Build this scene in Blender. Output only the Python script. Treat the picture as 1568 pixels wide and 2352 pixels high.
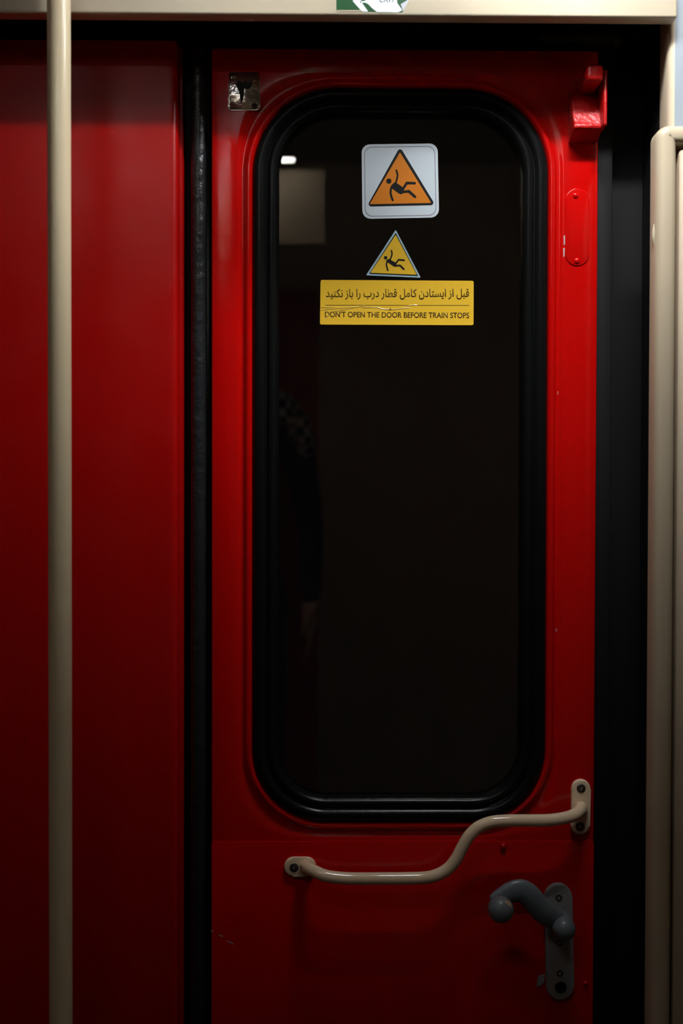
import bpy, bmesh, math, random
from mathutils import Vector, Matrix

for o in list(bpy.data.objects):
    bpy.data.objects.remove(o)
SC = bpy.context.scene
COL = SC.collection
random.seed(7)

# ------------------------------------------------------------------ camera, world, exposure
F_PX, CX, CY = 2273.0, 784.0, 1176.0
CAM = Vector((0.0, -1.5, 1.30))
YAW, PITCH, ROLL = math.radians(0.6), math.radians(0.87), math.radians(0.13)
fwd = Vector((math.sin(YAW) * math.cos(PITCH), math.cos(YAW) * math.cos(PITCH), -math.sin(PITCH)))
rgt0 = Vector((math.cos(YAW), -math.sin(YAW), 0))
up0 = rgt0.cross(fwd)
rgt = rgt0 * math.cos(ROLL) + up0 * math.sin(ROLL)
upv = up0 * math.cos(ROLL) - rgt0 * math.sin(ROLL)
cd = bpy.data.cameras.new('camera')
cam = bpy.data.objects.new('camera', cd)
COL.objects.link(cam)
cam.matrix_world = Matrix(((rgt.x, upv.x, -fwd.x, CAM.x), (rgt.y, upv.y, -fwd.y, CAM.y), (rgt.z, upv.z, -fwd.z, CAM.z), (0, 0, 0, 1)))
cd.sensor_fit = 'VERTICAL'
cd.sensor_height = 36
cd.sensor_width = 24
cd.lens = F_PX / 2352 * 36
cd.clip_start = 0.02
cd.dof.use_dof = True
cd.dof.focus_distance = 1.51
cd.dof.aperture_fstop = 2.2
SC.camera = cam

w = bpy.data.worlds.new('night')
w.use_nodes = True
w.node_tree.nodes['Background'].inputs[0].default_value = (0.001, 0.001, 0.0012, 1)
SC.world = w
vs = SC.view_settings
vs.view_transform = 'Standard'
vs.look = 'None'
vs.gamma = 1
vs.exposure = 0.0
vs.use_curve_mapping = False
SC.cycles.use_denoising = True
SC.cycles.max_bounces = 10
SC.cycles.sample_clamp_indirect = 4

LAMP_MAIN = 36.0      # radiance of the strip lamp just before the header
LAMP_FILL = 345.0   # radiance of an added hooded fill lamp, its light cut off low on the door
LAMP_REAR = 26.0      # radiance of the thin lamp over the opposite doorway


def P(px, py, Y):
    """the point of the plane y = Y seen at a pixel of the photograph, as (x, z)"""
    d = fwd + rgt * ((px - CX) / F_PX) - upv * ((py - CY) / F_PX)
    t = (Y - CAM.y) / d.y
    return (CAM.x + d.x * t, CAM.z + d.z * t)


def PX(px, py, Y): return P(px, py, Y)[0]
def PZ(px, py, Y): return P(px, py, Y)[1]
def MM(n, Y=0.0): return n * (Y - CAM.y) / F_PX        # n photo pixels as metres at depth Y


# ------------------------------------------------------------------ materials
def nd(nt, kind, **kw):
    n = nt.nodes.new(kind)
    for k, v in kw.items():
        setattr(n, k, v)
    return n


def mat(name, col, rough=0.5, metal=0.0, spec=0.5, bump=0.0, bscale=60.0, var=0.0, vscale=8.0, coat=0.0, rvar=0.0):
    m = bpy.data.materials.new(name)
    m.use_nodes = True
    nt = m.node_tree
    b = nt.nodes['Principled BSDF']
    b.inputs['Base Color'].default_value = (*col, 1)
    b.inputs['Roughness'].default_value = rough
    b.inputs['Metallic'].default_value = metal
    b.inputs['Specular IOR Level'].default_value = spec
    b.inputs['Coat Weight'].default_value = coat
    b.inputs['Coat Roughness'].default_value = 0.12
    tc = nd(nt, 'ShaderNodeTexCoord')
    if var > 0:
        n = nd(nt, 'ShaderNodeTexNoise')
        n.inputs['Scale'].default_value = vscale
        n.inputs['Detail'].default_value = 6
        nt.links.new(tc.outputs['Object'], n.inputs['Vector'])
        mx = nd(nt, 'ShaderNodeMix', data_type='RGBA')
        mx.inputs[6].default_value = (*[c * (1 - var) for c in col], 1)
        mx.inputs[7].default_value = (*[min(1, c * (1 + var)) for c in col], 1)
        nt.links.new(n.outputs['Fac'], mx.inputs[0])
        nt.links.new(mx.outputs[2], b.inputs['Base Color'])
    if rvar > 0:
        n = nd(nt, 'ShaderNodeTexNoise')
        n.inputs['Scale'].default_value = 14
        n.inputs['Detail'].default_value = 8
        nt.links.new(tc.outputs['Object'], n.inputs['Vector'])
        mr = nd(nt, 'ShaderNodeMapRange')
        mr.inputs['From Min'].default_value = 0.3
        mr.inputs['From Max'].default_value = 0.7
        mr.inputs['To Min'].default_value = max(0.02, rough - rvar)
        mr.inputs['To Max'].default_value = rough + rvar
        nt.links.new(n.outputs['Fac'], mr.inputs['Value'])
        nt.links.new(mr.outputs['Result'], b.inputs['Roughness'])
    if bump > 0:
        n = nd(nt, 'ShaderNodeTexNoise')
        n.inputs['Scale'].default_value = bscale
        n.inputs['Detail'].default_value = 4
        nt.links.new(tc.outputs['Object'], n.inputs['Vector'])
        bp = nd(nt, 'ShaderNodeBump')
        bp.inputs['Strength'].default_value = 1.0
        bp.inputs['Distance'].default_value = bump
        nt.links.new(n.outputs['Fac'], bp.inputs['Height'])
        nt.links.new(bp.outputs['Normal'], b.inputs['Normal'])
    return m


def emit(name, col, s):
    m = bpy.data.materials.new(name)
    m.use_nodes = True
    nt = m.node_tree
    nt.nodes.clear()
    e = nd(nt, 'ShaderNodeEmission')
    e.inputs[0].default_value = (*col, 1)
    e.inputs[1].default_value = s
    o = nd(nt, 'ShaderNodeOutputMaterial')
    nt.links.new(e.outputs[0], o.inputs[0])
    return m


RED = mat('red_gloss_paint', (0.52, 0.0020, 0.0014), rough=0.17, spec=0.5, bump=0.0003, bscale=45, rvar=0.05)
RED_WALL = mat('red_panel_paint', (0.40, 0.0016, 0.0012), rough=0.33, spec=0.35, bump=0.0004, bscale=22, rvar=0.06)
RED_ROUGH = mat('red_brushed_paint', (0.42, 0.003, 0.003), rough=0.34, spec=0.5, bump=0.0012, bscale=160)
CREAM = mat('cream_gloss_paint', (0.56, 0.465, 0.325), rough=0.24, spec=0.5, bump=0.0002, bscale=30, var=0.05, vscale=12)
CREAM_HEADER = mat('cream_header_paint', (0.57, 0.49, 0.355), rough=0.26, spec=0.5, bump=0.0002, bscale=30, var=0.05, vscale=12)
CREAM_POLE = mat('cream_pole_enamel', (0.80, 0.66, 0.43), rough=0.22, spec=0.5, bump=0.0002, bscale=30, var=0.04, vscale=12)
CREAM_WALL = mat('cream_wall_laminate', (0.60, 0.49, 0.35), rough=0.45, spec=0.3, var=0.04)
CREAM_HANDLE = mat('cream_handle_enamel', (0.88, 0.67, 0.45), rough=0.08, spec=0.7, var=0.05, vscale=20)
GREYBLUE = mat('grey_blue_laminate', (0.27, 0.31, 0.345), rough=0.5, spec=0.3)
RUBBER = mat('black_rubber', (0.0042, 0.0046, 0.0046), rough=0.27, spec=0.22, bump=0.0003, bscale=120)
STRIP = mat('matt_black_rubber', (0.006, 0.006, 0.006), rough=0.65, spec=0.15)
SEAL = mat('worn_black_rubber', (0.012, 0.014, 0.015), rough=0.3, spec=0.55, bump=0.0022, bscale=70, rvar=0.1)
BLACK = mat('black_lining', (0.0055, 0.0055, 0.0058), rough=0.6, spec=0.2, var=0.2)
NEAR_BLACK = mat('near_black_metal', (0.006, 0.0055, 0.005), rough=0.7, spec=0.15)  # even near black for the recess back and the keyhole
OLIVE = mat('dark_olive_steel', (0.05, 0.045, 0.025), rough=0.5, metal=0.3)
STEEL = mat('mirror_steel', (0.80, 0.77, 0.72), rough=0.16, metal=1.0, bump=0.003, bscale=30)
SCREW = mat('dark_screw_steel', (0.10, 0.09, 0.075), rough=0.4, metal=0.6, bump=0.0006, bscale=300)
GREY_PLATE = mat('grey_cast_plate', (0.30, 0.30, 0.30), rough=0.6, spec=0.3, bump=0.001, bscale=500, var=0.1, vscale=300)
GREY_LEVER = mat('blue_grey_lever_enamel', (0.155, 0.18, 0.20), rough=0.3, spec=0.5, bump=0.0005, bscale=120)
CHIP_TAN = mat('tan_primer', (0.55, 0.36, 0.2), rough=0.6)
WHITE = mat('white_vinyl', (0.72, 0.80, 0.85), rough=0.4, spec=0.3)
PALE = mat('pale_blue_edge', (0.36, 0.50, 0.58), rough=0.4, spec=0.3)
INK = mat('black_ink', (0.006, 0.006, 0.006), rough=0.5, spec=0.2)
INK_LINE = mat('brown_grey_line', (0.16, 0.13, 0.12), rough=0.5, spec=0.2)
ORANGE = mat('orange_vinyl', (0.78, 0.235, 0.014), rough=0.4, spec=0.25)
YELLOW = mat('yellow_vinyl', (0.82, 0.50, 0.030), rough=0.4, spec=0.25)
YELLOW_INK = mat('brown_ink', (0.075, 0.042, 0.008), rough=0.5, spec=0.2)
YELLOW_FOLD = mat('glossy_yellow_film', (0.85, 0.60, 0.12), rough=0.25, spec=0.5)
GREEN = mat('green_sign_vinyl', (0.007, 0.075, 0.017), rough=0.4, spec=0.3)
SIGN_WHITE = mat('white_sign_vinyl', (0.85, 0.92, 0.97), rough=0.4, spec=0.3)
SIGN_GREY = mat('grey_letter_ink', (0.035, 0.045, 0.045), rough=0.5)
PAPER = mat('torn_grey_backing', (0.55, 0.56, 0.62), rough=0.6)
CHIP = mat('bare_white_primer', (0.42, 0.36, 0.33), rough=0.6)
FLOOR = mat('dark_speckled_floor', (0.02, 0.019, 0.017), rough=0.6, var=0.4, vscale=120)
CEIL = mat('off_white_ceiling', (0.38, 0.34, 0.27), rough=0.6)
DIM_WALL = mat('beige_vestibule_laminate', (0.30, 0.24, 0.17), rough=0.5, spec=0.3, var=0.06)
LAMP_CASE = mat('grey_lamp_case', (0.1, 0.1, 0.1), rough=0.5)
LENS_A = emit('strip_lamp_diffuser', (0.93, 0.97, 1.0), LAMP_MAIN)
LENS_C = emit('fill_lamp_diffuser', (0.95, 0.97, 1.0), LAMP_FILL)
LENS_B = emit('small_lamp_diffuser', (0.96, 0.98, 1.0), LAMP_REAR)


def glass_mat():
    m = bpy.data.materials.new('dark_window_glass')
    m.use_nodes = True
    nt = m.node_tree
    nt.nodes.clear()
    fr = nd(nt, 'ShaderNodeFresnel')
    fr.inputs[0].default_value = 1.7
    t = nd(nt, 'ShaderNodeBsdfTransparent')
    t.inputs[0].default_value = (0.92, 0.94, 0.92, 1)
    g = nd(nt, 'ShaderNodeBsdfGlossy')
    g.inputs['Roughness'].default_value = 0.0
    g.inputs['Color'].default_value = (1.0, 0.93, 0.84, 1)
    mx = nd(nt, 'ShaderNodeMixShader')
    o = nd(nt, 'ShaderNodeOutputMaterial')
    nt.links.new(fr.outputs[0], mx.inputs[0])
    nt.links.new(t.outputs[0], mx.inputs[1])
    nt.links.new(g.outputs[0], mx.inputs[2])
    nt.links.new(mx.outputs[0], o.inputs[0])
    return m


GLASS = glass_mat()


# ------------------------------------------------------------------ object helpers
def link(name, bm, mats, parent=None, smooth=True, angle=40):
    bmesh.ops.recalc_face_normals(bm, faces=bm.faces)
    me = bpy.data.meshes.new(name)
    bm.to_mesh(me)
    bm.free()
    for m in (mats if isinstance(mats, (list, tuple)) else [mats]):
        me.materials.append(m)
    if smooth:
        me.shade_smooth()
        me.set_sharp_from_angle(angle=math.radians(angle))
    o = bpy.data.objects.new(name, me)
    COL.objects.link(o)
    if parent:
        o.parent = parent
        o.matrix_parent_inverse = Matrix.Translation(parent.location).inverted()
    return o


def tag(o, label=None, cat=None, group=None, kind=None):
    if label: o['label'] = label
    if cat: o['category'] = cat
    if group: o['group'] = group
    if kind: o['kind'] = kind
    return o


def thing(name, label, cat, loc, kind=None):
    o = bpy.data.objects.new(name, None)
    o.empty_display_size = 0.05
    COL.objects.link(o)
    o.location = loc
    return tag(o, label, cat, None, kind)


def box(bm, x0, x1, y0, y1, z0, z1, bev=0.0, seg=2):
    vs_ = [bm.verts.new((x, y, z)) for x in (x0, x1) for y in (y0, y1) for z in (z0, z1)]
    idx = [(0, 1, 3, 2), (4, 6, 7, 5), (0, 4, 5, 1), (2, 3, 7, 6), (0, 2, 6, 4), (1, 5, 7, 3)]
    fs = [bm.faces.new([vs_[i] for i in f]) for f in idx]
    if bev > 0:
        es = list({e for f in fs for e in f.edges})
        bmesh.ops.bevel(bm, geom=es, offset=bev, segments=seg, affect='EDGES', profile=0.5)
    return bm


def prism(bm, pts, y0, y1, bev=0.0, seg=2, mi=0):
    """polygon pts [(x,z)] with its front at y0 and back at y1; front rim rounded by bev"""
    a = [bm.verts.new((x, y0, z)) for x, z in pts]
    b = [bm.verts.new((x, y1, z)) for x, z in pts]
    n = len(pts)
    ff = bm.faces.new(a)
    ff.material_index = mi
    f2 = bm.faces.new(b[::-1])
    f2.material_index = mi
    for i in range(n):
        f = bm.faces.new((a[i], b[i], b[(i + 1) % n], a[(i + 1) % n]))
        f.material_index = mi
    if bev > 0:
        es = [bm.edges.get((a[i], a[(i + 1) % n])) for i in range(n)]
        bmesh.ops.bevel(bm, geom=es, offset=bev, segments=seg, affect='EDGES', profile=0.5)
    return bm


def round_poly(pts, r, n=6):
    """round the corners of a polygon; r is one radius or a list"""
    out = []
    m = len(pts)
    for i in range(m):
        p0, p, p1 = Vector(pts[i - 1]), Vector(pts[i]), Vector(pts[(i + 1) % m])
        rr = r[i] if isinstance(r, (list, tuple)) else r
        u, v = (p0 - p), (p1 - p)
        lu, lv = u.length, v.length
        u /= lu
        v /= lv
        th = u.angle(v)
        if th > 3.0 or rr <= 1e-9:
            out.append((p.x, p.y))
            continue
        t = min(rr / math.tan(th / 2), lu * 0.49, lv * 0.49)
        rr = t * math.tan(th / 2)
        c = p + (u + v).normalized() * (rr / math.sin(th / 2))
        a = p + u * t - c
        b = p + v * t - c
        tot = a.angle(b)
        sgn = 1 if (a.x * b.y - a.y * b.x) > 0 else -1
        for k in range(n + 1):
            an = sgn * tot * k / n
            out.append((c.x + a.x * math.cos(an) - a.y * math.sin(an), c.y + a.x * math.sin(an) + a.y * math.cos(an)))
    return out


def rrect_loop(x0, x1, z0, z1, rad, d, n=14, wide=0.0):
    """rounded rectangle grown outward by d; rad = (bl, br, tr, tl)"""
    cs = [(x0, z0, 180, rad[0], 1, 1), (x1, z0, 270, rad[1], -1, 1), (x1, z1, 0, rad[2], -1, -1), (x0, z1, 90, rad[3], 1, -1)]
    out = []
    for cx, cz, a0, r, sx, sz in cs:
        ox, oz = cx + sx * r, cz + sz * r
        for k in range(n + 1):
            a = math.radians(a0 + 90.0 * k / n)
            q = r + d + wide * math.sin(math.pi * k / n) ** 2
            out.append((ox + q * math.cos(a), oz + q * math.sin(a)))
    return out


def sweep_rrect(bm, rect, rad, profile, n=14):
    loops = []
    for p_ in profile:
        wide = p_[2] if len(p_) > 2 else 0.0
        loops.append([bm.verts.new((x, p_[1], z)) for x, z in rrect_loop(*rect, rad, p_[0], n, wide)])
    for a, b in zip(loops, loops[1:]):
        m = len(a)
        for i in range(m):
            bm.faces.new((a[i], a[(i + 1) % m], b[(i + 1) % m], b[i]))
    return loops


def stadium(c0, c1, r, n=12):
    a, b = Vector(c0), Vector(c1)
    d = (b - a).normalized()
    base = math.atan2(d.y, d.x)
    out = []
    for c, s in ((b, -90), (a, 90)):
        for k in range(n + 1):
            an = base + math.radians(s + 180.0 * k / n)
            out.append((c.x + r * math.cos(an), c.y + r * math.sin(an)))
    return out


def disc(c, r, n=28):
    return [(c[0] + r * math.cos(2 * math.pi * k / n), c[1] + r * math.sin(2 * math.pi * k / n)) for k in range(n)]


def smooth_path(pts, sub=8):
    """Catmull-Rom through (x,y,z,r) points"""
    P4 = [Vector(p) for p in pts]
    out = []
    for i in range(len(P4) - 1):
        p0 = P4[i - 1] if i > 0 else P4[i] * 2 - P4[i + 1]
        p1, p2 = P4[i], P4[i + 1]
        p3 = P4[i + 2] if i + 2 < len(P4) else P4[i + 1] * 2 - P4[i]
        for k in range(sub):
            t = k / sub
            out.append(0.5 * ((2 * p1) + (p2 - p0) * t + (2 * p0 - 5 * p1 + 4 * p2 - p3) * t * t + (3 * p1 - p0 - 3 * p2 + p3) * t ** 3))
    out.append(P4[-1])
    return out


def tube(bm, pts, sides=20, cap=True, squash=1.0):
    """pts: Vector4 (x,y,z,r); squash flattens along y"""
    rings = []
    nrm = None
    m = len(pts)
    for i, p in enumerate(pts):
        a = Vector(pts[max(i - 1, 0)][:3])
        b = Vector(pts[min(i + 1, m - 1)][:3])
        t = (b - a).normalized()
        if nrm is None:
            nrm = Vector((0, -1, 0)) if abs(t.y) < 0.8 else Vector((0, 0, 1))
        nrm = (nrm - t * nrm.dot(t)).normalized()
        bi = t.cross(nrm)
        c = Vector(p[:3])
        ring = []
        for k in range(sides):
            an = 2 * math.pi * k / sides
            off = nrm * math.cos(an) * p[3] + bi * math.sin(an) * p[3]
            off.y *= squash
            ring.append(bm.verts.new(c + off))
        rings.append(ring)
    for a, b in zip(rings, rings[1:]):
        for k in range(sides):
            bm.faces.new((a[k], a[(k + 1) % sides], b[(k + 1) % sides], b[k]))
    if cap:
        bm.faces.new(rings[0][::-1])
        bm.faces.new(rings[-1])
    return rings


def ball(bm, c, r, sq=(1, 1, 1), u=40, v=24):
    mt = Matrix.Translation(c) @ Matrix.Diagonal((r * sq[0], r * sq[1], r * sq[2], 1))
    return bmesh.ops.create_uvsphere(bm, u_segments=u, v_segments=v, radius=1, matrix=mt)


def lathe_y(bm, c, prof, n=28):
    """turn (radius, y) about the y axis through (x,z) = c"""
    loops = []
    for r, y in prof:
        loops.append([bm.verts.new((c[0] + r * math.cos(2 * math.pi * k / n), y, c[1] + r * math.sin(2 * math.pi * k / n))) for k in range(n)])
    for a, b in zip(loops, loops[1:]):
        for k in range(n):
            bm.faces.new((a[k], a[(k + 1) % n], b[(k + 1) % n], b[k]))
    bm.faces.new(loops[0])
    bm.faces.new(loops[-1][::-1])


def screw_bm(c, r, y):
    """countersunk cross-slot screw head with its face at y"""
    bm = bmesh.new()
    n = 32
    outer = [bm.verts.new((c[0] + r * math.cos(2 * math.pi * k / n), y + 0.0006, c[1] + r * math.sin(2 * math.pi * k / n))) for k in range(n)]
    mid = [bm.verts.new((c[0] + .82 * r * math.cos(2 * math.pi * k / n), y - 0.0004, c[1] + .82 * r * math.sin(2 * math.pi * k / n))) for k in range(n)]
    inn = []
    for k in range(n):
        a = 2 * math.pi * k / n
        q = .5 * r * (0.35 + 0.65 * abs(math.cos(2 * a)) ** 3)
        inn.append(bm.verts.new((c[0] + q * math.cos(a), y - 0.0004, c[1] + q * math.sin(a))))
    deep = [bm.verts.new((c[0] + (v.co.x - c[0]) * .5, y + 0.002, c[1] + (v.co.z - c[1]) * .5)) for v in inn]
    back = [bm.verts.new((v.co.x, y + 0.003, v.co.z)) for v in outer]
    for a, b in ((back, outer), (outer, mid), (mid, inn), (inn, deep)):
        for k in range(n):
            bm.faces.new((a[k], a[(k + 1) % n], b[(k + 1) % n], b[k]))
    bm.faces.new(deep)
    bm.faces.new(back[::-1])
    return bm


_T = {'ا': (0xFE8D, 0xFE8E, 0, 0), 'ب': (0xFE8F, 0xFE90, 0xFE91, 0xFE92), 'ت': (0xFE95, 0xFE96, 0xFE97, 0xFE98), 'د': (0xFEA9, 0xFEAA, 0, 0),
      'ر': (0xFEAD, 0xFEAE, 0, 0), 'ز': (0xFEAF, 0xFEB0, 0, 0), 'س': (0xFEB1, 0xFEB2, 0xFEB3, 0xFEB4), 'ط': (0xFEC1, 0xFEC2, 0xFEC3, 0xFEC4),
      'ق': (0xFED5, 0xFED6, 0xFED7, 0xFED8), 'ک': (0xFB8E, 0xFB8F, 0xFB90, 0xFB91), 'ل': (0xFEDD, 0xFEDE, 0xFEDF, 0xFEE0), 'م': (0xFEE1, 0xFEE2, 0xFEE3, 0xFEE4),
      'ن': (0xFEE5, 0xFEE6, 0xFEE7, 0xFEE8), 'ی': (0xFBFC, 0xFBFD, 0xFBFE, 0xFBFF)}


def joined(s):
    """Arabic-script letters in their joined forms, in drawing order"""
    o = []
    for i, c in enumerate(s):
        if c not in _T:
            o.append(c)
            continue
        p = i > 0 and s[i - 1] in _T and _T[s[i - 1]][2]
        n = i < len(s) - 1 and s[i + 1] in _T and _T[c][2]
        o.append(chr(_T[c][(1 if p else 0) if not n else (3 if p else 2)]))
    return ''.join(reversed(o))


def text_mesh(name, s, corners, y, m, parent, offset=0.0, thick=0.0002):
    """lettering filling the quad corners (bl, br, tl) of the plane y"""
    cu = bpy.data.curves.new(name, 'FONT')
    cu.body = s
    cu.size = 1.0
    cu.offset = offset
    cu.resolution_u = 6
    tmp = bpy.data.objects.new(name, cu)
    COL.objects.link(tmp)
    bpy.context.view_layer.update()
    me = bpy.data.meshes.new_from_object(tmp.evaluated_get(bpy.context.evaluated_depsgraph_get()))
    bpy.data.objects.remove(tmp)
    bpy.data.curves.remove(cu)
    xs = [v.co.x for v in me.vertices]
    zs = [v.co.y for v in me.vertices]
    x0, x1, z0, z1 = min(xs), max(xs), min(zs), max(zs)
    bl, br, tl = (Vector(c) for c in corners)
    for v in me.vertices:
        u, t = (v.co.x - x0) / (x1 - x0), (v.co.y - z0) / (z1 - z0)
        q = bl + (br - bl) * u + (tl - bl) * t
        v.co = (q.x, y, q.y)
    bm = bmesh.new()
    bm.from_mesh(me)
    bpy.data.meshes.remove(me)
    r = bmesh.ops.extrude_face_region(bm, geom=bm.faces[:])
    for v in [g for g in r['geom'] if isinstance(g, bmesh.types.BMVert)]:
        v.co.y += thick
    return link(name, bm, m, parent, smooth=False)


# ------------------------------------------------------------------ key depths and lines (door face at y = 0)
Y_HEAD = -0.12                                    # front of the header
Z_LIP = PZ(784, 34.5, Y_HEAD)
Z_CEIL = Z_LIP + 0.62
DX0, DX1 = PX(485, 1176, 0), PX(1369, 1176, 0)    # door leaf
DZ1 = PZ(930, 112, 0)
DZ0 = 0.06
SEAM = PZ(900, 1932, 0)
WX0, WX1 = PX(582, 1050, 0), PX(1253.5, 1050, 0)
WZ0, WZ1 = PZ(920, 1886, 0), PZ(920, 205, 0)
WRAD = (MM(168), MM(168), MM(192), MM(192))
X_W, X_E, Y_S = -1.25, 1.15, -2.3                 # the vestibule around

# ------------------------------------------------------------------ setting
bm = box(bmesh.new(), X_W, X_E, Y_S, 0.4, -0.05, 0.0)
tag(link('floor', bm, FLOOR, smooth=False), 'dark floor of the train vestibule', 'floor', kind='structure')
bm = box(bmesh.new(), X_W, X_E, Y_S, 0.4, Z_CEIL, Z_CEIL + 0.03)
tag(link('ceiling', bm, CEIL, smooth=False), 'off white ceiling of the train vestibule', 'ceiling', kind='structure')

# red panel to the left of the black gap, its right edge rolled back
px_edge = PX(409, 1176, -0.008)
bm = bmesh.new()
prof = [(X_W, -0.012), (px_edge - 0.016, -0.012), (px_edge - 0.008, -0.0118), (px_edge - 0.004, -0.0105), (px_edge - 0.0012, -0.007),
        (px_edge, -0.002), (px_edge, 0.012), (px_edge + 0.003, 0.012), (px_edge + 0.004, 0.014), (px_edge + 0.004, 0.04), (X_W, 0.04)]
lo = [bm.verts.new((x, y, 0.0)) for x, y in prof]
hi = [bm.verts.new((x, y, DZ1 + 0.004)) for x, y in prof]
for i in range(len(prof)):
    j = (i + 1) % len(prof)
    bm.faces.new((lo[i], lo[j], hi[j], hi[i]))
bm.faces.new(lo)
bm.faces.new(hi[::-1])
tag(link('wall_left', bm, RED_WALL), 'smooth red painted panel behind the cream pole, left of the black rubber gap', 'wall panel', kind='structure')

# cream header across the top with a down-turned lip
x_hr = PX(1556, 30, Y_HEAD)
bm = box(bmesh.new(), X_W, x_hr, Y_HEAD, Y_HEAD + 0.023, Z_LIP, Z_CEIL, bev=0.0035, seg=3)
tag(link('wall_top', bm, CREAM_HEADER), 'cream header panel running across the top above the red door', 'header panel', kind='structure')

# dark back of the recess above the door and beside it
bm = box(bmesh.new(), X_W, X_E, 0.075, 0.09, DZ1 - 0.06, Z_CEIL)
tag(link('wall_back', bm, NEAR_BLACK, smooth=False), 'dark back wall of the recess above the red door', 'wall', kind='structure')
x_j = PX(1479, 1176, 0.03)
bm = box(bmesh.new(), PX(1362, 1176, 0.05), x_j + 0.04, 0.05, 0.07, 0.0, DZ1 + 0.1)
box(bm, x_j, x_j + 0.02, -0.030, 0.05, 0.0, Z_CEIL)
tag(link('trim_1', bm, BLACK, smooth=False), 'black lining of the door recess between red door and cream wall edge', 'lining', kind='structure')
x_jf = PX(1546, 150, -0.095)
bm = bmesh.new()
prof = [(x_j - 0.0005, -0.031), (x_jf - 0.0055, -0.085), (x_jf - 0.003, -0.092), (x_jf + 0.002, -0.095), (X_E, -0.095), (X_E, -0.03), (x_j + 0.03, -0.03)]
lo = [bm.verts.new((x, y, 0.0)) for x, y in prof]
hi = [bm.verts.new((x, y, Z_CEIL)) for x, y in prof]
for i in range(len(prof)):
    j = (i + 1) % len(prof)
    f = bm.faces.new((lo[i], lo[j], hi[j], hi[i]))
    if i == 3: f.material_index = 1
bm.faces.new(lo)
bm.faces.new(hi[::-1])
tag(link('wall_right', bm, [CREAM_WALL, GREYBLUE]), 'end wall beyond the recess with cream corner and grey blue face', 'wall', kind='structure')

# walls of the vestibule behind the camera, seen only as reflections
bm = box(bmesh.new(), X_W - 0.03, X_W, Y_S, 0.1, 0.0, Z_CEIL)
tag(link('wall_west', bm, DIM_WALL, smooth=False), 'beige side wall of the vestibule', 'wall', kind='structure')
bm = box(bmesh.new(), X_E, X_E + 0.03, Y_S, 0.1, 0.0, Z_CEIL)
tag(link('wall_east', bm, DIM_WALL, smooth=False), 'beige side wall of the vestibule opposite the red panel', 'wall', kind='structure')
bm = bmesh.new()
xs = [X_W, -0.52, -0.24, 0.10, 0.22, 0.36, X_E]
for a, b in zip(xs, xs[1:]):
    box(bm, a + 0.003, b - 0.003, Y_S - 0.02, Y_S, 0.0, Z_CEIL, bev=0.002)
box(bm, X_W, X_E, Y_S - 0.04, Y_S - 0.02, 0.0, Z_CEIL)
tag(link('wall_south', bm, CREAM_WALL), 'beige panelled wall at the far side of the vestibule', 'wall', kind='structure')

# ------------------------------------------------------------------ the red door
door = thing('door_1', 'red painted train door with tall dark round-cornered window', 'train door', ((DX0 + DX1) / 2, 0.0, DZ0), kind='structure')
bm = bmesh.new()
bead = [(0.0245, 0.0, 0.020), (0.0238, 0.0003, 0.017), (0.0226, 0.0011, 0.013), (0.0210, 0.0024, 0.009), (0.0190, 0.0037, 0.005), (0.0165, 0.0042, 0.001), (0.0142, 0.0025), (0.0118, -0.0012), (0.0088, -0.0034), (0.006, -0.0036),
        (0.0035, -0.0018), (0.0016, 0.002), (0.0006, 0.008), (0.0002, 0.02), (0.0002, 0.045)]
lp = sweep_rrect(bm, (WX0, WX1, WZ0, WZ1), WRAD, bead, 20)
inner = lp[0]
er = (0.006,) * 4
edge = [(0.0, 0.045), (0.0, 0.0035), (-0.0012, 0.001), (-0.0035, 0.0)]
lo_ = sweep_rrect(bm, (DX0, DX1, DZ0, DZ1), er, edge, 4)
outer = lo_[-1]
es = [bm.edges.get((l[i], l[(i + 1) % len(l)])) for l in (inner, outer) for i in range(len(l))]
bmesh.ops.triangle_fill(bm, use_beauty=True, use_dissolve=False, edges=es)
es = [bm.edges.get((l[i], l[(i + 1) % len(l)])) for l in (lp[-1], lo_[0]) for i in range(len(l))]
bmesh.ops.triangle_fill(bm, use_beauty=True, use_dissolve=False, edges=es)
link('door_sheet', bm, RED, door, angle=50)

bm = bmesh.new()
x0, x1 = DX0 + 0.0008, PX(1361, 2140, 0)
prism(bm, round_poly([(x0, DZ0 + 0.005), (x1, DZ0 + 0.005), (x1, SEAM), (x0, SEAM)], 0.004), -0.0022, 0.0005, bev=0.001, seg=2)
link('lower_panel', bm, RED, door)

bm = bmesh.new()
gprof = [(0.0022, 0.012), (0.002, 0.003), (0.0005, -0.001), (-0.003, -0.0050), (-0.008, -0.0068), (-0.013, -0.0062), (-0.0172, -0.0030), (-0.0190, 0.0004), (-0.0205, 0.0006),
         (-0.0222, -0.0020), (-0.0255, -0.0046), (-0.0295, -0.0046), (-0.0330, -0.0022), (-0.0350, 0.002), (-0.0362, 0.007), (-0.0375, 0.012), (-0.0375, 0.022), (0.0022, 0.022), (0.0022, 0.012)]
sweep_rrect(bm, (WX0, WX1, WZ0, WZ1), WRAD, gprof, 24)
bmesh.ops.remove_doubles(bm, verts=bm.verts, dist=1e-6)
tag(link('window_gasket', bm, RUBBER, door, angle=60), 'ribbed black rubber window gasket')

Y_GL = 0.012
bm = bmesh.new()
prism(bm, rrect_loop(WX0, WX1, WZ0, WZ1, WRAD, -0.0366, 16), Y_GL, Y_GL + 0.006)
tag(link('window_pane', bm, GLASS, door, smooth=False), 'dark reflecting glass pane')

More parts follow.
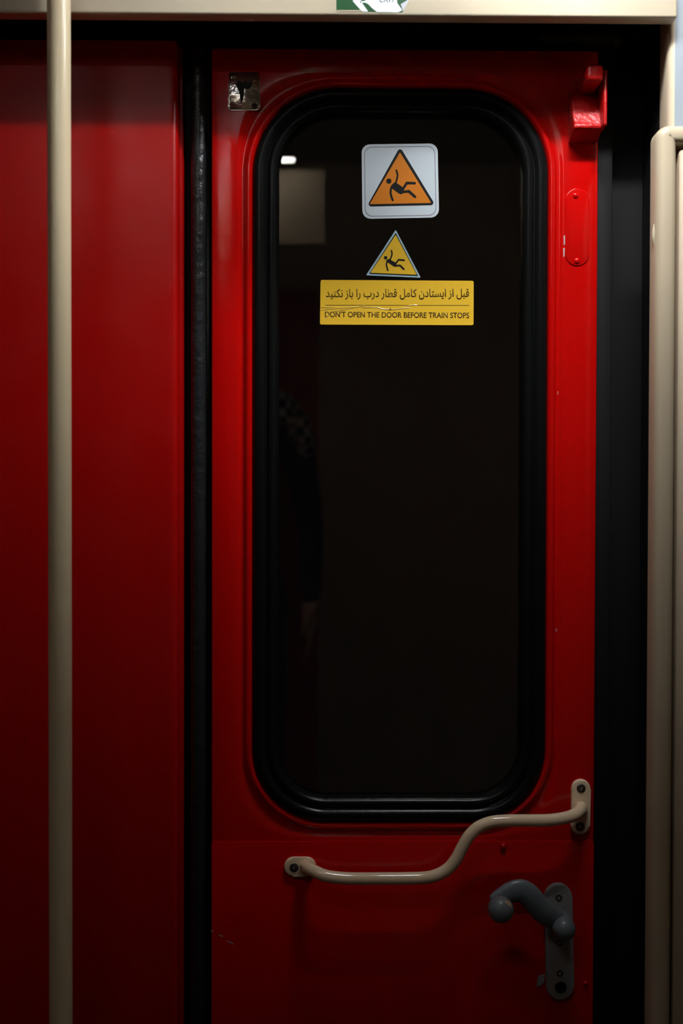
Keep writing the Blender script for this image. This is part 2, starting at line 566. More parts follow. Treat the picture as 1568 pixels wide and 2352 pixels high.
# stadium shaped cover with two painted screws on the right stile
bm = bmesh.new()
c0, c1 = P(1325, 461, 0), P(1325, 583, 0)
prism(bm, stadium(c0, c1, MM(28)), -0.0014, 0.0005, bev=0.0012, seg=3)
cover = link('cover_plate', bm, RED, door)
for q in (P(1321, 450, 0), P(1324, 600, 0)):
    bm = bmesh.new()
    lathe_y(bm, q, [(0.0, -0.0034), (0.0022, -0.0032), (0.0042, -0.0022), (0.0048, -0.001), (0.0048, 0.0004)], 20)
    link('painted_screw', bm, RED, cover)

# painted-over bolt just below the seam
bm = bmesh.new()
q = P(1155, 1942, 0)
lathe_y(bm, q, [(0.0, -0.0068), (0.0028, -0.0064), (0.0045, -0.0045), (0.005, -0.0022), (0.005, -0.0005)], 20)
link('painted_bolt', bm, RED, door)

# bare chips in the paint
def chip(pts, y):
    bm = bmesh.new()
    prism(bm, [P(a, b, y) for a, b in pts], y - 0.00025, y + 0.0003)
    tag(link('paint_chip', bm, CHIP, door, smooth=False), 'pale chip in the red paint')


chip([(1294, 541), (1297, 541), (1297, 562), (1294, 563)], 0.0)
chip([(1293, 570), (1296.5, 569), (1296, 589), (1293, 590)], 0.0)
chip([(1280, 899), (1284, 899), (1285, 904), (1283, 908), (1280, 906)], 0.004)
chip([(1276, 1444), (1280, 1443), (1281, 1449), (1278, 1452), (1276, 1449)], 0.004)
chip([(502, 2146), (512, 2150), (511, 2152), (502, 2148)], -0.0022)
chip([(521, 2160), (533, 2165), (538, 2170), (520, 2162)], -0.0022)
chip([(485, 2135), (490, 2138), (489, 2141), (485, 2139)], -0.0022)

# red bracket at the top of the right stile
bm = bmesh.new()
yb = -0.045
a0 = PX(1312, 250, -0.02); a1 = PX(1378, 250, -0.02)
zt, zm, zb = PZ(1345, 200, -0.02), PZ(1345, 281, -0.035), PZ(1345, 321, -0.02)
pr = [(0.001, zt), (-0.008, zt), (-0.016, zt - 0.012), (-0.033, zm), (-0.036, zm - 0.005), (-0.033, zm - 0.010), (-0.010, zb + 0.003), (0.001, zb)]
A = [bm.verts.new((a0, y, z)) for y, z in pr]
B = [bm.verts.new((a1, y, z)) for y, z in pr]
for i in range(len(pr)):
    j = (i + 1) % len(pr)
    bm.faces.new((A[i], A[j], B[j], B[i]))
bm.faces.new(A); bm.faces.new(B[::-1])
bmesh.ops.bevel(bm, geom=bm.edges[:], offset=0.003, segments=3, affect='EDGES', profile=0.5)
brk = link('hinge_bracket', bm, RED_ROUGH, door)
bm = bmesh.new()
q0, q1 = P(1340, 196, -0.045), P(1380, 158, -0.045)
box(bm, q0[0], q1[0], -0.062, 0.001, q0[1], q1[1], bev=0.006, seg=4)
link('bracket_lug', bm, RED_ROUGH, brk)
bm = bmesh.new()
q0, q1 = P(1377, 300, -0.03), P(1387, 172, -0.03)
box(bm, q0[0], q1[0], -0.05, 0.001, q0[1], q1[1], bev=0.003, seg=3)
link('bracket_side_plate', bm, RED_ROUGH, brk)

# cream grab handle on two screwed plates
YH = -0.042
bm = bmesh.new()
pl0 = stadium(P(674, 1990, -0.004), P(704, 1990, -0.004), MM(22))
prism(bm, pl0, -0.0075, -0.002, bev=0.0028, seg=4)
r = MM(14, YH)


def H(px, py, Y=YH, rr=None):
    x, z = P(px, py, Y)
    return (x, Y, z, rr or r)


pts = [H(703, 1990, -0.006, r * 1.18), H(704, 1991, -0.014, r * 1.05), H(708, 1994, -0.024), H(722, 2001, -0.035), H(745, 2011, -0.041), H(775, 2016), H(810, 2018), H(870, 2018), H(930, 2017.5),
       H(975, 2016), H(1005, 2009), H(1030, 1994), H(1048, 1972), H(1062, 1945), H(1078, 1919), H(1100, 1899), H(1130, 1888), H(1165, 1885), H(1210, 1884.5),
       H(1255, 1884), H(1290, 1880, -0.041), H(1315, 1873, -0.036), H(1329, 1864, -0.028), H(1333, 1858, -0.016), H(1334, 1856, -0.006, r * 1.1)]
bmh = bmesh.new()
tube(bmh, smooth_path(pts, 7), 24)
handle = link('grab_handle', bmh, CREAM_HANDLE, door)
tag(handle, 'cream S-bent tubular grab handle')
link('mounting_plate', bm, CREAM_HANDLE, handle)
bm = bmesh.new()
prism(bm, stadium(P(1332, 1895, -0.004), P(1334, 1812, -0.004), MM(22)), -0.0062, 0.0, bev=0.0028, seg=4)
link('mounting_plate', bm, CREAM_HANDLE, handle)
for (a, b, y) in ((675, 1993, -0.0082), (1334.5, 1811.5, -0.0068), (1332, 1899, -0.0068)):
    o = link('screw', screw_bm(P(a, b, y), MM(10.5), y), SCREW, handle)
    tag(o, 'dark cross-slot screw')

# lever handle on its long cast plate
bm = bmesh.new()
prism(bm, stadium(P(1285, 2263, -0.006), P(1281.5, 2060, -0.006), MM(31.5)), -0.0105, -0.002, bev=0.002, seg=3)
plate = link('lock_plate', bm, GREY_PLATE, door)
tag(plate, 'long grey cast lock plate with keyhole')
for q in ((1283, 2062), (1285, 2236), (1284, 2166)):
    bm = bmesh.new()
    c = P(*q, -0.0105)
    lathe_y(bm, c, [(0.0, -0.0098), (0.0022, -0.0098), (0.0026, -0.0112), (0.0048, -0.0112), (0.0052, -0.0106), (0.0052, -0.009)], 24)
    tag(link('screw', bm, SCREW, plate), 'dark plate screw')
bm = bmesh.new()
c = P(1287, 2268, -0.0105)
lathe_y(bm, c, [(0.0, -0.0106), (0.0080, -0.0106), (0.0088, -0.0112), (0.0090, -0.0102), (0.0090, -0.009)], 28)
tag(link('keyhole', bm, NEAR_BLACK, plate), 'round black keyhole')
lev = bmesh.new()
YL = -0.04


def L(px, py, Y, rp):
    x, z = P(px, py, Y)
    return (x, Y, z, MM(rp, Y))


pts = [L(1290, 2122, -0.030, 22), L(1275, 2112, -0.034, 25), L(1250, 2096, -0.040, 27), L(1230, 2075, -0.043, 27), L(1214, 2056, -0.044, 27), L(1196, 2046, -0.044, 26.5), L(1175, 2049, -0.045, 25),
       L(1155, 2059, -0.046, 22), L(1142, 2068, -0.047, 21), L(1136, 2074, -0.048, 17), L(1133, 2077, -0.048, 9), L(1132, 2078, -0.048, 1)]
tube(lev, smooth_path(pts, 6), 22, squash=0.55)
lever = link('lever_handle', lev, GREY_LEVER, door)
tag(lever, 'blue grey curved lever handle with ball end')
bm = bmesh.new()
cx_, cz_ = P(1291, 2126, -0.034)
lathe_y(bm, (cx_, cz_), [(MM(26) * math.sin(math.radians(a)), -0.044 - MM(26) * math.cos(math.radians(a))) for a in (4, 18, 32, 46, 60, 75, 90)] + [(MM(26), -0.0108)], 32)
link('lever_hub', bm, GREY_LEVER, lever)
bm = bmesh.new()
kx, kz = P(1149.5, 2089, -0.072)
kr = MM(30, -0.072)
ball(bm, (kx, -0.072, kz), kr, u=64, v=40)
d0 = Vector((0.52, -0.48, 0.66)).normalized()
tdir = Vector((0.66, 0.0, -0.60)).normalized()
for f in bm.faces:
    n = (f.calc_center_median() - Vector((kx, -0.072, kz))).normalized()
    q = n - d0
    al = q.dot(tdir)
    ac = (q - tdir * al).length
    if (al / 0.45) ** 2 + (ac / 0.17) ** 2 < 1:
        f.material_index = 1
tag(link('ball_knob', bm, [GREY_LEVER, CHIP_TAN], lever), 'grey ball knob with a worn tan chip')
bm = bmesh.new()
kx2, kz2 = P(1143, 2074, -0.058)
tube(bm, [Vector((kx2, -0.045, kz2, 0.009)), Vector((kx, -0.066, kz, 0.010))], 20)
link('knob_stem', bm, GREY_LEVER, lever)
bm = bmesh.new()
prism(bm, [P(a, b, -0.003) for a, b in ((1237, 2241), (1251, 2238), (1249, 2256), (1240, 2263), (1232, 2266), (1233, 2254))], -0.0036, -0.002)
tag(link('torn_tape', bm, GREY_PLATE, door, smooth=False), 'torn grey scrap of tape by the lock plate')
bm = bmesh.new()
c = P(1344, 2258, -0.002)
lathe_y(bm, c, [(0.0, -0.0058), (0.002, -0.0054), (0.0034, -0.004), (0.004, -0.0022), (0.004, -0.001)], 18)
link('painted_bolt', bm, RED, door)

# ------------------------------------------------------------------ black rubber seal in the gap left of the door
sx = PX(456, 1176, 0.014)
seal = thing('rubber_seal', 'black rubber bulb seal filling the upright gap between red panel and red door', 'seal', (sx, 0.03, 0.0))
bm = box(bmesh.new(), px_edge + 0.0045, DX0 - 0.001, 0.034, 0.05, 0.0, DZ1 + 0.01)
link('seal_channel', bm, BLACK, seal, smooth=False)
bm = bmesh.new()
n = 60
pts = [Vector((sx + 0.0012 * math.sin(k * 1.7) * (0.4 if k % 3 else 1) * 0.5, 0.018, DZ1 * k / n, 0.0125)) for k in range(n + 1)]
tube(bm, pts, 28)
link('seal_bulb', bm, SEAL, seal, angle=60)
bm = box(bmesh.new(), PX(470, 1176, 0.01), PX(482, 1176, 0.01), 0.016, 0.034, 0.0, DZ1, bev=0.002)
link('seal_lip', bm, RUBBER, seal)

bm = box(bmesh.new(), DX1 + 0.0005, PX(1404, 1176, 0.012), 0.016, 0.05, 0.0, DZ1 - 0.01, bev=0.003)
tag(link('edge_seal', bm, STRIP), 'flat black rubber strip along the outer edge of the red door', 'seal')

# ------------------------------------------------------------------ dark door track in the recess
trk = thing('door_track', 'dark olive steel track with two hanging straps in the shadow above the red door', 'track', (PX(1330, 100, 0.02), 0.05, PZ(1330, 100, 0.02)))
q0, q1 = P(1235, 101, 0.03), P(1425, 88, 0.03)
bm = box(bmesh.new(), q0[0], q1[0], 0.02, 0.074, q0[1], q1[1], bev=0.001)
link('track_bar', bm, OLIVE, trk)
for a, b in ((1279, 1294), (1371, 1386)):
    q0, q1 = P(a, 158, 0.045), P(b, 100, 0.045)
    bm = box(bmesh.new(), q0[0], q1[0], 0.046, 0.052, q0[1], q1[1], bev=0.001)
    link('hanging_strap', bm, OLIVE, trk)
for a in (1254, 1408):
    c = P(a, 109, 0.03)
    bm = bmesh.new()
    lathe_y(bm, c, [(0.0, 0.014), (0.004, 0.0145), (0.0055, 0.017), (0.0055, 0.045)], 6)
    link('track_bolt', bm, OLIVE, trk)

# ------------------------------------------------------------------ cream grab pole
xp, _ = P(137.5, 1176, -0.16)
bm = bmesh.new()
tube(bm, [Vector((xp, -0.16, z, MM(26.4, -0.16))) for z in [0.0, 0.004] + [0.1 * k for k in range(1, int(Z_CEIL * 10))] + [Z_CEIL]], 40)
pole = tag(link('grab_pole', bm, CREAM_POLE), 'tall cream painted grab pole standing in front of the red panel', 'pole')
for z in (0.0, Z_CEIL - 0.012):
    bm = box(bmesh.new(), xp - 0.035, xp + 0.035, -0.195, -0.125, z, z + 0.012, bev=0.003)
    link('pole_flange', bm, CREAM_POLE, pole)

# ------------------------------------------------------------------ cream framed panel at the right edge
YF = -0.128
fx0 = PX(1507, 900, YF)
fz1 = PZ(1530, 283, YF)
fz0 = 0.12
fp = thing('framed_panel', 'cream panel with thick rounded rim against the grey blue end wall', 'panel', (fx0 + 0.15, YF, fz0))
fx1 = fx0 + 0.36
bm = bmesh.new()
wr = MM(47, YF)
rp = [(0, -0.0955), (0, -0.114), (-0.0015, -0.121), (-0.005, -0.1265), (-0.010, -0.1285), (-wr + 0.010, -0.1285), (-wr + 0.005, -0.1265), (-wr + 0.0015, -0.121), (-wr, -0.112), (-wr, -0.0955), (0, -0.0955)]
sweep_rrect(bm, (fx0, fx1, fz0, fz1), (0.017,) * 4, rp, 8)
bmesh.ops.remove_doubles(bm, verts=bm.verts, dist=1e-6)
link('panel_rim', bm, CREAM, fp, angle=50)
bm = bmesh.new()
gap = 0.004
prism(bm, rrect_loop(fx0 + wr + gap, fx1 - wr - gap, fz0 + wr + gap, fz1 - wr - gap, (0.006,) * 4, 0, 6), -0.1195, -0.0955, bev=0.002)
link('inner_panel', bm, CREAM_WALL, fp)
bm = bmesh.new()
cz0, cz1 = PZ(1507, 558, YF), PZ(1507, 508, YF)
tube(bm, smooth_path([(fx0 - 0.0002, -0.113, cz0, 0.0006), (fx0 - 0.0006, -0.113, (cz0 * 2 + cz1) / 3, 0.0022), (fx0 - 0.0006, -0.113, (cz0 + cz1 * 2) / 3, 0.0022), (fx0 - 0.0002, -0.113, cz1, 0.0006)], 5), 10)
link('dried_drip', bm, CREAM, fp)


# ------------------------------------------------------------------ signs and stickers
def flat(name, pts, y, m, parent, thick=0.00015):
    bm = bmesh.new()
    prism(bm, pts, y, y + thick)
    return link(name, bm, m, parent, smooth=False)


def ring_flat(name, outer_, inner_, y, m, parent, thick=0.00015):
    bm = bmesh.new()
    n_ = len(outer_)
    A_ = [bm.verts.new((x, y, z)) for x, z in outer_]
    B_ = [bm.verts.new((x, y, z)) for x, z in inner_]
    C_ = [bm.verts.new((x, y + thick, z)) for x, z in outer_]
    D_ = [bm.verts.new((x, y + thick, z)) for x, z in inner_]
    for i in range(n_):
        j = (i + 1) % n_
        for q_ in ((A_[i], A_[j], B_[j], B_[i]), (A_[i], C_[i], C_[j], A_[j]), (B_[i], B_[j], D_[j], D_[i]), (C_[i], D_[i], D_[j], C_[j])):
            bm.faces.new(q_)
    return link(name, bm, m, parent, smooth=False)


def stroke_poly(pts, wd):
    """thick round-ended polyline outline in photo pixels"""
    n_ = len(pts)
    V = [Vector(p) for p in pts]
    Lp, Rp = [], []
    for i in range(n_):
        t = (V[min(i + 1, n_ - 1)] - V[max(i - 1, 0)]).normalized()
        nn = Vector((-t.y, t.x))
        if 0 < i < n_ - 1:
            t1 = (V[i] - V[i - 1]).normalized()
            k = max(0.6, nn.dot(Vector((-t1.y, t1.x))))
        else:
            k = 1
        Lp.append(V[i] + nn * wd / 2 / k)
        Rp.append(V[i] - nn * wd / 2 / k)
    t = (V[-1] - V[-2]).normalized()
    base = math.atan2(t.x, -t.y)
    cap1 = [V[-1] + Vector((math.cos(math.atan2(t.y, t.x) + math.radians(a)), math.sin(math.atan2(t.y, t.x) + math.radians(a)))) * wd / 2 for a in (60, 30, 0, -30, -60)]
    t = (V[0] - V[1]).normalized()
    cap0 = [V[0] + Vector((math.cos(math.atan2(t.y, t.x) + math.radians(a)), math.sin(math.atan2(t.y, t.x) + math.radians(a)))) * wd / 2 for a in (60, 30, 0, -30, -60)]
    return [tuple(p) for p in Lp + cap1 + Rp[::-1] + cap0]


def figure(parent, y, org, k, head, hr, body, strokes):
    """falling-person pictogram: one mesh of overlapping flat shapes"""
    bm = bmesh.new()
    f = lambda p: P(org[0] + p[0] / k, org[1] + p[1] / k, y)
    prism(bm, [f(p) for p in disc(head, hr, 24)], y, y + 0.0002)
    prism(bm, [f(p) for p in round_poly(body, 14 * k / 7.84, 3)], y, y + 0.0002)
    for i, (pts_, wd) in enumerate(strokes):
        yy = y - 0.00002 * (i + 1)
        prism(bm, [P(org[0] + p[0] / k, org[1] + p[1] / k, yy) for p in stroke_poly(pts_, wd)], yy, y + 0.0002)
    return link('falling_figure', bm, INK, parent, smooth=False)


YS = Y_GL
q = [(830, 332), (1004.5, 329.5), (1008, 499.5), (832, 503)]
s1 = thing('warning_sticker', 'white square warning sticker with an orange triangle, uppermost on the window glass', 'sticker', (*P(919, 416, YS)[:1], YS, P(919, 416, YS)[1]))
flat('sticker_backing', [P(a, b, YS) for a, b in round_poly(q, 19, 8)], YS - 0.0004, WHITE, s1, 0.00035)
q2 = [(836, 337.5), (998.5, 335.5), (1002, 495), (838, 497.5)]
q3 = [(837.2, 338.7), (997.3, 336.7), (1000.8, 493.8), (839.2, 496.3)]
y = YS - 0.00052
ring_flat('border_line', [P(a, b, y) for a, b in round_poly(q2, 18, 8)], [P(a, b, y) for a, b in round_poly(q3, 17, 8)], y, INK_LINE, s1, 0.0001)
tri_o = [(918.2, 337), (999.5, 471), (842, 474.5)]
tri_i = [(918.3, 350), (990, 466), (848.5, 469)]
flat('triangle_border', [P(a, b, y) for a, b in round_poly(tri_o, 6, 5)], y - 0.00008, INK, s1, 0.00018)
y2 = y - 0.0002
flat('triangle_field', [P(a, b, y2) for a, b in round_poly(tri_i, 0.8, 3)], y2, ORANGE, s1, 0.0001)
figure(s1, y2 - 0.00022, (820, 320), 7.84, (570, 752), 47,
       [(682, 762), (715, 790), (805, 850), (845, 905), (835, 960), (790, 995), (740, 968), (640, 895), (608, 870), (605, 838)],
       [([(705, 558), (722, 620), (728, 650), (718, 700), (700, 775)], 33), ([(625, 850), (605, 900), (600, 960), (612, 1020), (640, 1095)], 38),
        ([(825, 890), (893, 785), (1038, 789)], 44), ([(800, 950), (930, 934), (1042, 1035)], 46)])

s2 = thing('warning_sticker', 'small yellow triangle sticker with pale rim, between white square and yellow text sticker', 'sticker', (P(905, 590, YS)[0], YS, P(905, 590, YS)[1]))
t0_ = [(908.5, 527.5), (966, 638), (840, 632.5)]
flat('sticker_backing', [P(a, b, YS) for a, b in round_poly(t0_, 1.5, 3)], YS - 0.0004, PALE, s2, 0.00035)
t1_ = [(908.5, 535), (960, 634), (847.5, 629)]
flat('triangle_border', [P(a, b, y) for a, b in round_poly(t1_, 1, 3)], y, INK, s2, 0.0001)
t2_ = [(908.5, 539.5), (957, 631), (850.5, 626.5)]
flat('triangle_field', [P(a, b, y) for a, b in round_poly(t2_, 1, 3)], y - 0.00012, YELLOW, s2, 0.0001)
figure(s2, y - 0.00035, (720, 500), 4.126, (682, 379), 16.5,
       [(708, 388), (745, 408), (782, 428), (784, 448), (765, 465), (705, 424), (694, 406)],
       [([(738, 312), (743, 345), (736, 370), (722, 402)], 14), ([(697, 405), (689, 450), (704, 500)], 14), ([(772, 440), (805, 398), (858, 403)], 15), ([(768, 455), (820, 452), (855, 488)], 16)])

s3 = thing('text_sticker', 'wide yellow sticker with Persian and English door warning, lowest on the window glass', 'sticker', (P(911, 695, YS)[0], YS, P(911, 695, YS)[1]))
q = [(736, 643), (1087.5, 645), (1087, 747), (734.5, 745.5)]
flat('sticker_backing', [P(a, b, YS) for a, b in round_poly(q, 4, 4)], YS - 0.0004, YELLOW, s3, 0.00035)
yt = YS - 0.00055
text_mesh('persian_lettering', joined('قبل از ایستادن کامل قطار درب را باز نکنید'), (P(748, 688.5, yt), P(1077, 688, yt), P(748, 663.5, yt)), yt, YELLOW_INK, s3, 0.013)
text_mesh('english_lettering', "DON'T OPEN THE DOOR BEFORE TRAIN STOPS", (P(746, 728.5, yt), P(1077, 731, yt), P(746, 715, yt)), yt, YELLOW_INK, s3, 0.016)
flat('dividing_line', [P(a, b, yt) for a, b in ((747, 700.4), (1077, 701), (1077, 702.2), (747, 701.6))], yt, YELLOW_INK, s3, 0.0001)
bm = bmesh.new()
for pth in ([(736, 706), (752, 706), (768, 705)], [(736, 713), (760, 709), (790, 707), (840, 702.5)], [(760, 716), (785, 712), (815, 706), (838, 702)], [(830, 707), (862, 706), (880, 710), (900, 711), (925, 708), (940, 707)], [(935, 703), (948, 700.5), (958, 701.5)], [(742, 744), (750, 730), (757, 722)]):
    tube(bm, smooth_path([(P(a, b, YS)[0], YS - 0.0005, P(a, b, YS)[1], 0.0005) for a, b in pth], 5), 8)
tag(link('wrinkle', bm, YELLOW_FOLD, s3), 'wrinkles in the peeling yellow film')
bm = bmesh.new()
prism(bm, [P(a, b, yt) for a, b in ((893, 711), (896, 708.5), (899, 711), (896, 712))], yt - 0.0005, yt)
link('torn_spot', bm, YELLOW_INK, s3, smooth=False)

# steel number plate
c = P(560.5, 210, 0)
s4 = thing('number_plate', 'small mirror steel plate with a black Persian numeral, above the red door window', 'sign', (c[0], 0, c[1]))
q = [(525, 166.5), (596.5, 165.5), (597.5, 253.5), (524, 254)]
bm = bmesh.new()
poly = [P(a, b, 0) for a, b in round_poly(q, 7, 6)]
prism(bm, poly, -0.0016, 0.0, bev=0.0005)
link('plate', bm, STEEL, s4)
num = [(672, 512), (690, 545), (715, 578), (752, 590), (788, 572), (806, 528), (818, 524), (832, 552), (858, 588), (886, 582), (912, 556), (934, 512), (952, 516), (968, 560), (970, 620), (950, 672), (915, 715),
       (870, 735), (830, 728), (785, 712), (788, 790), (782, 870), (768, 940), (745, 1018), (730, 1042), (715, 1018), (700, 950), (690, 860), (668, 770), (640, 710), (610, 655), (612, 610), (640, 570), (655, 530)]
bm = bmesh.new()
prism(bm, [P(480 + a / 9.8, 130 + b / 9.8, -0.0018) for a, b in num], -0.0019, -0.0012)
tag(link('numeral', bm, INK, s4, smooth=False), 'black Persian numeral three')
bm = bmesh.new()
lathe_y(bm, P(535.5, 175.5, -0.002), [(0.0, -0.0034), (0.0025, -0.003), (0.0042, -0.0018), (0.0044, -0.001)], 20)
tag(link('rivet', bm, STEEL, s4), 'steel rivet')
bm = bmesh.new()
lathe_y(bm, P(584, 243.5, -0.002), [(0.0, -0.0042), (0.0025, -0.0036), (0.0044, -0.002), (0.0050, -0.001)], 20)
tag(link('rivet', bm, SCREW, s4), 'darkened rivet')

# green exit sign on the header
YE = Y_HEAD
c = P(855, -20, YE)
s5 = thing('exit_sign', 'green and white exit sticker, torn at one corner, on the cream header', 'sign', (c[0], YE, c[1]))
E6 = lambda a, b: (740 + a / 6.03, b / 6.03)
ye = YE - 0.0004
flat('sign_backing', [P(a, b, ye) for a, b in ((772.5, -70), (945, -70), (945, -12), (937, 0), (928, 16), (924, 28), (772.5, 25.5))], ye, GREEN, s5, 0.00035)
ye2 = ye - 0.00015
bm = bmesh.new()
for pg in ([(420, -40), (520, -40), (545, 35), (635, 160), (550, 160), (425, 20)],
           [(525, 40), (545, 35), (600, 38), (640, 60), (680, 105), (755, 166), (1045, 170), (1108, 142), (1035, 40), (1035, -130), (600, -130), (560, -40), (600, 0), (580, 14), (520, 15)]):
    prism(bm, [P(*E6(a, b), ye2) for a, b in pg], ye2, ye2 + 0.0001)
tag(link('white_arrow', bm, SIGN_WHITE, s5, smooth=False), 'white arrow shape')
text_mesh('exit_lettering', 'EXIT', (P(*E6(795, 30), ye2), P(*E6(1008, 32), ye2), P(*E6(795, -45), ye2)), ye2 - 0.0002, SIGN_GREY, s5, 0.0)
flat('torn_corner', [P(*E6(a, b), ye2) for a, b in ((1085, 60), (1205, -15), (1120, 150), (1105, 120))], ye2 - 0.0003, PAPER, s5, 0.0003)
flat('lower_border', [P(*E6(a, b), ye2) for a, b in ((200, 140), (545, 140), (560, 158), (195, 158))], ye2, CREAM, s5, 0.0001)

# ------------------------------------------------------------------ lamps
def lamp(name, label, c, sx_, sy_, tilt, lens, shade=None):
    """ceiling lamp: a case hung from the ceiling, a glowing diffuser and, if asked, a hood of flat sheets that trims its light"""
    t = thing(name, label, 'lamp', (c[0], c[1], Z_CEIL))
    M_ = Matrix.Translation(c) @ Matrix.Rotation(tilt, 4, 'X')
    bm = box(bmesh.new(), -sx_ / 2, sx_ / 2, -sy_ / 2, sy_ / 2, 0, 0.012, bev=0.003)
    bm.transform(M_)
    link('diffuser', bm, lens, t)
    bm = box(bmesh.new(), -sx_ / 2 - 0.004, sx_ / 2 + 0.004, -sy_ / 2 - 0.003, sy_ / 2 + 0.003, 0.0125, 0.03, bev=0.003)
    bm.transform(M_)
    link('lamp_case', bm, LAMP_CASE, t)
    bm = box(bmesh.new(), c[0] - sx_ * 0.4, c[0] + sx_ * 0.4, c[1] - 0.034, c[1] - 0.014, c[2] - 0.01, Z_CEIL)
    link('lamp_mount', bm, LAMP_CASE, t, smooth=False)
    if shade:
        g, p = shade
        zb_ = c[2] - sy_ / 2 * abs(math.sin(tilt)) - g
        yb_ = c[1] - sy_ / 2 - 0.02
        bm = box(bmesh.new(), c[0] - sx_ * 1.2, c[0] + sx_ * 1.2, yb_, c[1] + p, zb_ - 0.003, zb_)
        box(bm, c[0] - sx_ * 1.2, c[0] + sx_ * 1.2, yb_ - 0.003, yb_, zb_, Z_CEIL)
        box(bm, c[0] + sx_ * 0.56, c[0] + sx_ * 0.57, yb_, c[1] + p, zb_, Z_CEIL)
        box(bm, c[0] - sx_ * 0.73, c[0] - sx_ * 0.72, yb_, c[1] + p, zb_, Z_CEIL)
        link('lamp_cutoff_hood', bm, LAMP_CASE, t, smooth=False)  # floor, back and side sheets placed to trim the added lamp's light
    return t


lamp('ceiling_lamp', 'long strip lamp on the vestibule ceiling just before the cream header', (0.205, Y_HEAD - 0.186, Z_LIP + 0.195), 0.16, 0.10, 0.97, LENS_A)
lamp('ceiling_lamp', 'added hooded fill lamp, out of view between the header and the camera', (0.347, Y_HEAD - 0.50, Z_LIP + 0.515), 0.281, 0.10, -0.30, LENS_C, (0.178, 0.101))  # added unseen lamp, hooded to shape how light falls off down the door


def mirror_pt(px, py, z):
    """where a thing at height z must stand so that the pane shows it at this pixel"""
    d = fwd + rgt * ((px - CX) / F_PX) - upv * ((py - CY) / F_PX)
    t = (z - CAM.z) / d.z
    return (CAM.x + d.x * t, -(CAM.y + d.y * t - Y_GL) + Y_GL, z)


b0 = mirror_pt(676, 363, Z_LIP + 0.30)
lamp('ceiling_lamp', 'small bright lamp on the vestibule ceiling, mirrored in the door window', (b0[0] - 0.30, b0[1], b0[2]), 0.60, 0.055, math.radians(-40), LENS_B)

# cream header over the opposite doorway, lit by the small lamp and mirrored in the pane
Y_O = b0[1] - 0.10
def mirror_y(px, py, Y):
    d = fwd + rgt * ((px - CX) / F_PX) - upv * ((py - CY) / F_PX)
    t = (2 * Y_GL - Y - CAM.y) / d.y
    return CAM.x + d.x * t, CAM.z + d.z * t
xo, zo = mirror_y(745, 560, Y_O)
_, zo1 = mirror_y(745, 388, Y_O)
bm = box(bmesh.new(), X_W + 0.002, xo, Y_O - 0.03, Y_O, zo, zo1, bev=0.003)
tag(link('wall_opposite', bm, CREAM_WALL), 'cream header panel over the opposite doorway', 'header panel', kind='structure')
bm = box(bmesh.new(), X_W + 0.002, xo - 0.03, Y_S + 0.02, Y_S + 0.04, 0.0, zo + 0.04)
tag(link('door_2', bm, RED_WALL, smooth=False), 'red door in the shadow of the opposite doorway', 'train door', kind='structure')

# ------------------------------------------------------------------ the person beside the camera, faintly mirrored in the glass
SKIN = mat('skin', (0.46, 0.27, 0.19), rough=0.5)
JACKET = mat('dark_jacket_cloth', (0.035, 0.012, 0.012), rough=0.85, spec=0.2)
TROUSER = mat('dark_trouser_cloth', (0.02, 0.02, 0.024), rough=0.85, spec=0.2)
SHOE = mat('black_shoe_leather', (0.012, 0.012, 0.012), rough=0.4)
HAIR = mat('dark_hair', (0.015, 0.011, 0.009), rough=0.6, bump=0.002, bscale=120)
CHECK = mat('checked_scarf_cloth', (0.4, 0.4, 0.4), rough=0.9, spec=0.1)
nt = CHECK.node_tree
ck = nd(nt, 'ShaderNodeTexChecker')
ck.inputs['Scale'].default_value = 34
ck.inputs['Color1'].default_value = (0.62, 0.58, 0.52, 1)
ck.inputs['Color2'].default_value = (0.03, 0.03, 0.035, 1)
tcn = nd(nt, 'ShaderNodeTexCoord')
nt.links.new(tcn.outputs['Object'], ck.inputs['Vector'])
nt.links.new(ck.outputs['Color'], nt.nodes['Principled BSDF'].inputs['Base Color'])

PERX, PERY, KH = -0.335, -1.80, 1.08


def pp(x, y, z): return Vector((PERX + x * KH, PERY + y * KH, z * KH))


joints, bones = [], []


def chain(start, pts):
    """append joints (x, y, z, radius) one after another, joined to an existing joint"""
    prev = start
    for q_ in pts:
        joints.append(q_)
        if prev is not None:
            bones.append((prev, len(joints) - 1))
        prev = len(joints) - 1
    return prev


